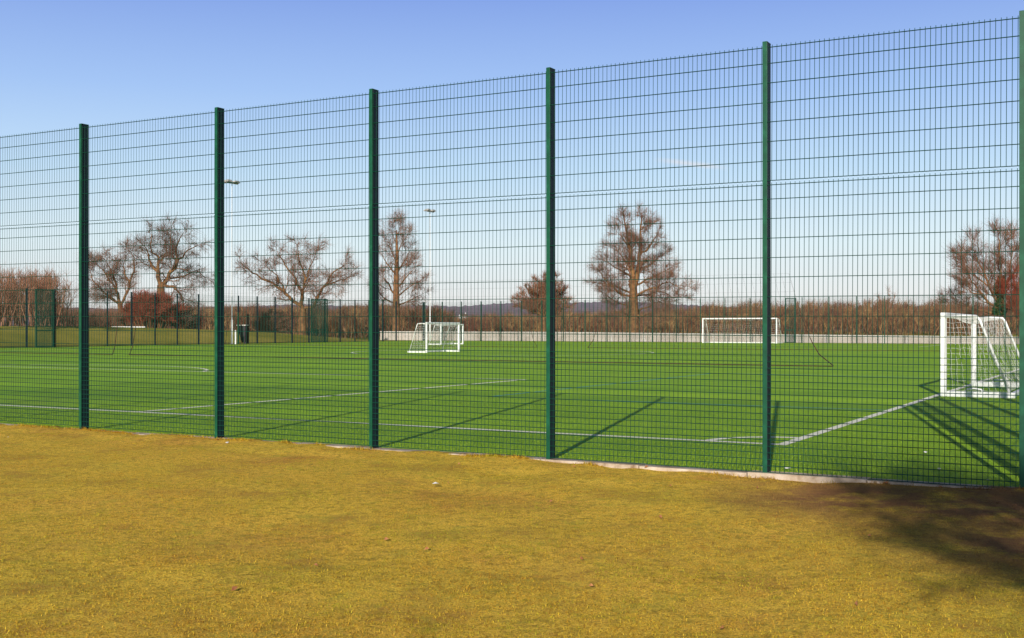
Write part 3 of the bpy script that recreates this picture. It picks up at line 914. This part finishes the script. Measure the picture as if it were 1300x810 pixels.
tree('field_maple', 'rounded rosy brown bare tree with several stems, directly behind the fourth post', 'tree', 158,
     [(691, 424, .3), (691, 412, .26), (690.5, 402, .2)], dome,
     M_BARK_GOLD, M_TWIG_ROSE, first=1.0, spread=.6, wig=.13, kids=(6,5,5), density=1.3, up=.1, tk=3, tl=.65)
def ivy(root, org):
    n = 2600
    pts = np.zeros((n, 3)); 
    zc = rng.uniform(3.0, 7.4, n); a = rng.uniform(0, 2*math.pi, n)
    rr = (.35+.35*np.sin(zc*1.3)**2)*rng.uniform(.5, 1.2, n)
    c = np.stack([rr*np.cos(a)-.2+.06*zc, rr*np.sin(a), zc], 1)
    nrm = rng.normal(0, 1, (n, 3)); nrm /= np.linalg.norm(nrm, axis=1, keepdims=True)
    t1 = np.cross(nrm, rng.normal(0, 1, (n, 3))); t1 /= np.linalg.norm(t1, axis=1, keepdims=True); t2 = np.cross(nrm, t1)
    sz = rng.uniform(.07, .14, (n, 1))
    V = np.stack([c-t1*sz, c+t2*sz*.8, c+t1*sz, c-t2*sz*.8], 1).reshape(-1, 3)
    link('ivy', np_mesh('ivy', V, np.arange(n*4), np.full(n, 4), M_IVY), root)
tree('ash_tree', 'bare fan shaped tree with an ivy clad stem above the goal at the right', 'tree', 128,
     [(1269, 430, .4), (1269, 405, .36), (1270, 385, .3)],
     [[(1269,392,0,.28), (1258,365,.3,.2), (1246,335,.6,.12), (1238,312,.8,.04)], [(1270,390,0,.28), (1270,355,-.3,.2), (1266,325,-.6,.12), (1264,302,-.8,.04)],
      [(1270,390,0,.28), (1281,358,.4,.2), (1288,325,.7,.1), (1292,303,.9,.04)], [(1269,395,0,.24), (1246,376,-.7,.16), (1228,358,-1.2,.1), (1218,340,-1.5,.04)],
      [(1269,400,0,.22), (1240,392,.9,.14), (1216,382,1.4,.05)], [(1270,395,0,.24), (1295,372,-.8,.16), (1318,345,-1.3,.05)],
      [(1258,365,.2,.15), (1240,345,1.1,.1), (1228,325,1.5,.04)], [(1281,358,.3,.14), (1300,335,1.2,.1), (1312,318,1.6,.04)],
      [(1246,376,-.6,.13), (1226,372,-1.5,.08), (1212,362,-1.9,.04)]],
     M_BARK, M_TWIG, first=1.75, spread=.6, wig=.14, kids=(7,6,5), density=1.2, up=.1, extra=ivy)
tree('ash_tree', 'dark dense tree at the right edge of the photo beside the ivy clad tree', 'tree', 126,
     [(1296, 430, .3), (1296, 405, .26), (1297, 390, .22)],
     [[(1296,400,0,.2), (1291,375,.3,.14), (1290,350,.5,.05)], [(1297,400,0,.2), (1302,372,-.3,.14), (1305,345,-.6,.05)],
      [(1296,404,0,.2), (1286,388,.8,.12), (1281,368,1.2,.05)], [(1297,404,0,.2), (1312,385,.7,.12), (1320,362,1.1,.05)],
      [(1296,410,0,.2), (1287,400,-.9,.12), (1283,388,-1.2,.05)]],
     M_TWIG_DARK, M_TWIG_RED, first=1.1, spread=.6, wig=.15, kids=(8,7,6), density=2.0, up=.1)
tree('small_tree', 'small thin bare tree in front of the wood, left of the mini goal', 'tree', 170,
     [(1126, 428, .12), (1126, 412, .1), (1126, 402, .08)],
     [[(1126,403,0,.07), (1122,392,.3,.05), (1118,382,.5,.02)], [(1126,402,0,.07), (1127,388,-.3,.05), (1127,376,-.5,.02)],
      [(1126,403,0,.07), (1131,392,.4,.05), (1136,382,.7,.02)]],
     M_BARK_GOLD, M_TWIG_ROSE, first=1.0, spread=.6, wig=.15, kids=(5,4,3), density=1.2, up=.1)

def bush(name, label, cat, px, pyb, Z, w, h, n, twig, maxl=3, kids=(7,6,5), group=None, domed=True):
    b = at(px, pyb, Z); gz = float(ground_z(np.array(b[0]), np.array(float(Z))))
    root = empty(name, (b[0], Z, gz)); tag(root, label, cat, group)
    st_, tw = [], []
    for i in range(n):
        a = rng.uniform(0, 2*math.pi); rr = math.sqrt(rng.random())
        p = np.array([rr*math.cos(a)*w*.28, rr*math.sin(a)*w*.28, -.1])
        d = unit(np.array([math.cos(a)*rr*w*.5, math.sin(a)*rr*w*.5, h*.75]))
        L = h*.7*math.sqrt(max(.15, 1-.5*rr*rr))
        q = p + d*L*.55
        st_.append((*p, *q, .06, .04))
        for j in range(3):
            grow(tw, p + d*L*rng.uniform(.15, .55), unit(d+rng.normal(0, .3, 3)), L*.42, .035, 1, maxl, kids, .5, .08, .15, .6, .018)
    link('stems', segs_mesh('stems', st_, M_BARK, 5), root)
    link('crown', segs_mesh('crown', np.concatenate([np.asarray(tw), twigify(tw, 4, .6, .012)]), twig, 3), root)
    return root
bush('red_bush', 'dense rust red rounded bush beneath the tall oak at the left', 'bush', 194, 416, 122, 5.0, 6.0, 34, M_TWIG_RED, kids=(7,6,5))
bush('brown_bush', 'brown twiggy bush at the right foot of the tall oak', 'bush', 228, 417, 124, 4.2, 3.6, 16, M_TWIG_DARK)
bush('brown_bush', 'brown twiggy bush at the left foot of the rust red bush', 'bush', 170, 416, 126, 3.8, 3.4, 16, M_TWIG)
bush('brown_bush', 'low bare bush left of the spreading oak, behind the gate posts', 'bush', 345, 418, 146, 4.6, 5.2, 16, M_TWIG)

# thicket and woods : far masses nobody could count
def wood(name, label, regions, mat=M_WOOD, rmin=.016, k1=9, k2=6):
    allp = []
    def off(p, d, L, r0, r1): 
        return np.concatenate([p, p+d*L, np.full((len(p), 1), r0), np.full((len(p), 1), r1)], 1)
    def nrm(d): return d/(np.linalg.norm(d, axis=1, keepdims=True)+1e-9)
    for (xa, xb, topf, za, zb, n, w) in regions:
        n *= 3
        px = rng.uniform(xa, xb, n); Z = rng.uniform(za, zb, n)
        ty = np.interp(px, *topf) + np.abs(rng.normal(0, 2.4, n)) - .8 + 1.9*np.sin(px*.21+2*np.sin(px*.05)) + 1.6*np.sin(px*.077)
        X = (px-CX)*Z/F; gz = ground_z(X, Z)
        h = (CAMZ + (HY-ty)*Z/F - gz)[:, None]
        b = np.stack([X, Z, gz-.1], 1) + np.concatenate([rng.normal(0, w*.2, (n, 2)), np.zeros((n, 1))], 1)
        d = nrm(np.concatenate([rng.normal(0, .17, (n, 2)), np.ones((n, 1))], 1))
        m = b + d*h*.5; d2 = nrm(d + rng.normal(0, .1, (n, 3))); e = m + d2*h*.5*rng.uniform(.7, 1, (n, 1))
        allp.append(np.concatenate([b, m, np.full((n,1), .07), np.full((n,1), .05)], 1))
        allp.append(np.concatenate([m, e, np.full((n,1), .05), np.full((n,1), rmin)], 1))
        r = lambda a: np.repeat(a, k1, axis=0)
        f = rng.uniform(.15, 1, (n*k1, 1)); lo = f < .5
        q = np.where(lo, r(b) + (r(m)-r(b))*f*2, r(m) + (r(e)-r(m))*(f-.5)*2)
        dd = nrm(r(d) + rng.normal(0, .42, (n*k1, 3)) + np.array([0, 0, .1]))
        L = r(h)*rng.uniform(.15, .3, (n*k1, 1))*(1.15-.55*f)
        br = off(q, dd, L, .026, rmin); allp.append(br)
        allp.append(twigify(br, k2, 1.0, rmin*.8, spread=.45, up=.15))
    o = link(name, segs_mesh(name, np.concatenate(allp), mat, 3))
    tag(o, label, 'wood', kind='stuff'); return o
wood('woodland', 'brown bare woodland along the far side of the pitch',
     [(840, 1420, ([840, 880, 905, 1000, 1100, 1200, 1420], [396, 393, 386, 386, 384, 385, 384]), 230, 360, 800, 2.6),
      (540, 860, ([540, 620, 720, 860], [403, 404, 399, 394]), 190, 280, 420, 2.4)])
wood('hedgerow', 'tangled brown hedgerow behind the left grass bank',
     [(225, 570, ([225, 300, 420, 500, 570], [392, 391, 393, 388, 399]), 165, 230, 420, 2.2)])
wood('thicket', 'tall reddish bare thicket on the bank at the far left',
     [(-70, 78, ([-70, 0, 45, 70, 78], [340, 346, 350, 352, 360]), 112, 150, 95, 2.6),
      (70, 235, ([70, 110, 235], [392, 396, 396]), 150, 200, 130, 2.2)], M_TWIG_ROSE, .012, 9, 7)

# trees out of shot whose shadows the photo shows
def shade_tree(label, x, y, h, w, n, rm, kids):
    root = empty('shade_tree', (x, y, float(ground_z(np.array(x), np.array(y))))); tag(root, label, 'tree')
    m = MB(); m.tube([(0,0,-.2),(0,0,h*.3),(.1,0,h*.62)], [.17,.13,.07], 10); m.build('trunk', M_BARK, root, smooth=True)
    tw = []
    for i in range(n):
        a = rng.uniform(0, 2*math.pi); e = rng.uniform(-.1, 1.1)
        grow(tw, np.array([0, 0, h*rng.uniform(.42, .62)]), np.array([math.cos(a)*math.cos(e), math.sin(a)*math.cos(e), math.sin(e)]), w*rng.uniform(.3, .55), .035, 0, 3, kids, .7, .05, .2, .6, rm)
    link('crown', segs_mesh('crown', np.concatenate([np.asarray(tw), twigify(tw, 2, .5, .008, minlen=.1)]), M_TWIG, 3), root)
shade_tree('bare tree on the bank left of the photo, its shadow crossing the bank', -44.8, 84.0, 15.0, 5.5, 22, .03, (5,5,5))
shade_tree('bare tree behind the photographer, its shadow darkening the lawn at the lower right', .45, -7.1, 11.0, 3.2, 13, .006, (5,4,4))

# ------------------------------------------------------------------ litter
def leaf(i, s, t, z, sz, ry):
    m = MB(); m.v += [(-sz,0,0.004),(-sz*.2,-sz*.5,.012),(sz,0,.006),(-sz*.2,sz*.55,.02)]; m.f += [(0,1,2),(0,2,3)]
    o = m.build('dead_leaf', M_LEAF, None, st(s, t, z), ry); o.rotation_euler = (R(random.uniform(10, 50)), R(random.uniform(-30, 30)), ry)
    tag(o, 'curled brown dead leaf lying at the foot of the near fence', 'leaf', 'dead leaves along the near fence')
for i, (s, t) in enumerate([(6.45,-.2),(6.5,-.24),(3.7,-.16),(7.35,-.2),(9.0,-.25),(8.3,-.2),(9.8,-.22),(1.2,-.2),(.7,-.26),(4.4,-.5),(5.6,-.9),(11.4,-.2)]):
    leaf(i, s, t, .0, random.uniform(.02, .035), random.uniform(0, 6))
for i in range(16):
    yy = random.uniform(5.2, 11.5); xx = random.uniform(-.42, .4)*yy
    ls, lt = to_st(xx, yy)
    if lt > -.6: continue
    leaf(i, ls, lt, float(ground_z(np.array(xx), np.array(yy)))+.012, random.uniform(.014, .026), random.uniform(0, 6))
    o_ = COL.objects[-1]; o_['label'] = 'small brown dead leaf lying out on the open lawn'; o_['group'] = 'dead leaves scattered on the lawn'
for i, (s, t, z) in enumerate([(9.2,-.42,0),(9.5,-.36,0),(9.0,-.5,0),(2.55,.25,.03),(2.3,.3,.03),(12.6,-1.3,0),(.9,1.0,.03),(1.3,2.6,.03),(0.35,.3,.03),(5.0,-2.3,0)]):
    m = MB(); w = random.uniform(.02, .035)
    m.v += [(-w,-w*.5,.004),(w*.9,-w*.6,.012),(w,w*.5,.006),(-w*.7,w*.6,.016),(0,0,.022)]; m.f += [(0,1,4),(1,2,4),(2,3,4),(3,0,4)]
    o = m.build('litter_scrap', M_SCRAP, None, st(s, t, z-.01), random.uniform(0, 6))
    tag(o, 'small crumpled white scrap lying near the foot of the fence', 'litter', 'white scraps by the near fence')

# ------------------------------------------------------------------ light, sky, camera
w = bpy.data.worlds.new('World'); sc.world = w; w.use_nodes = True
nt = w.node_tree; bg = nt.nodes['Background']
sky = nt.nodes.new('ShaderNodeTexSky'); sky.sky_type = 'NISHITA'; sky.sun_disc = False
sky.sun_elevation = ELEV; sky.sun_rotation = math.atan2(-SUN[0], -SUN[1])
sky.air_density = 1.0; sky.dust_density = .6; sky.ozone_density = 2.2; sky.altitude = 0
nt.links.new(sky.outputs[0], bg.inputs[0]); bg.inputs[1].default_value = .12
tc = N(nt, 'ShaderNodeTexCoord'); sx = N(nt, 'ShaderNodeSeparateXYZ'); nt.links.new(tc.outputs['Generated'], sx.inputs[0])
grad = ramp(nt, maprange(nt, sx.outputs[2], -.02, 1.0), [(.0,(.83,.82,.83)),(.045,(.84,.86,.88)),(.09,(.76,.89,.96)),(.15,(.56,.76,.97)),(.215,(.38,.57,.94)),(.29,(.24,.38,.83)),(.36,(.12,.19,.40)),(.5,(.06,.09,.17)),(1,(.04,.055,.1))])
def dirdot(v):
    d = N(nt, 'ShaderNodeVectorMath', operation='DOT_PRODUCT'); nt.links.new(tc.outputs['Generated'], d.inputs[0]); d.inputs[1].default_value = v
    return d.outputs['Value']
# one thin streak of cloud
cv = Vector((228/F, 1, 208/F)).normalized(); ax = Vector((1, 0, -.12)).normalized(); ay = cv.cross(ax).normalized()
mx = N(nt, 'ShaderNodeMath', operation='ABSOLUTE'); nt.links.new(dirdot(ax - cv*ax.dot(cv)), mx.inputs[0])
my = N(nt, 'ShaderNodeMath', operation='ABSOLUTE'); nt.links.new(dirdot(ay), my.inputs[0])
cm = N(nt, 'ShaderNodeMath', operation='MULTIPLY'); nt.links.new(maprange(nt, mx.outputs[0], .012, .034, 1, 0), cm.inputs[0]); nt.links.new(maprange(nt, my.outputs[0], 0, .0032, .55, 0), cm.inputs[1])
grad = mix(nt, cm.outputs[0], grad, (.9,.82,.8))
bg2 = nt.nodes.new('ShaderNodeBackground'); nt.links.new(grad, bg2.inputs[0]); bg2.inputs[1].default_value = 1.0
mxs = nt.nodes.new('ShaderNodeMixShader'); mxs.inputs[0].default_value = .9
nt.links.new(bg.outputs[0], mxs.inputs[1]); nt.links.new(bg2.outputs[0], mxs.inputs[2])
nt.links.new(mxs.outputs[0], nt.nodes['World Output'].inputs[0])

sl = bpy.data.lights.new('sun', 'SUN'); sl.energy = 5.0; sl.angle = R(.42); sl.color = (1, .94, .84)
so = bpy.data.objects.new('sun', sl); COL.objects.link(so)
dv = Vector((SUN[0]*math.cos(ELEV), SUN[1]*math.cos(ELEV), -math.sin(ELEV)))
so.rotation_euler = dv.to_track_quat('-Z', 'Y').to_euler(); so.location = (-20, -60, 40)

cd = bpy.data.cameras.new('camera'); cam = bpy.data.objects.new('camera', cd); COL.objects.link(cam)
cam.location = (0, 0, CAMZ); cam.rotation_euler = (R(90), 0, 0)
cd.sensor_width = 36; cd.sensor_fit = 'HORIZONTAL'; cd.lens = 36*F/1300
cd.shift_y = 11/1300; cd.clip_start = .05; cd.clip_end = 9000
sc.camera = cam
sc.view_settings.view_transform = 'Standard'; sc.view_settings.look = 'None'
sc.view_settings.exposure = 0; sc.view_settings.gamma = 1
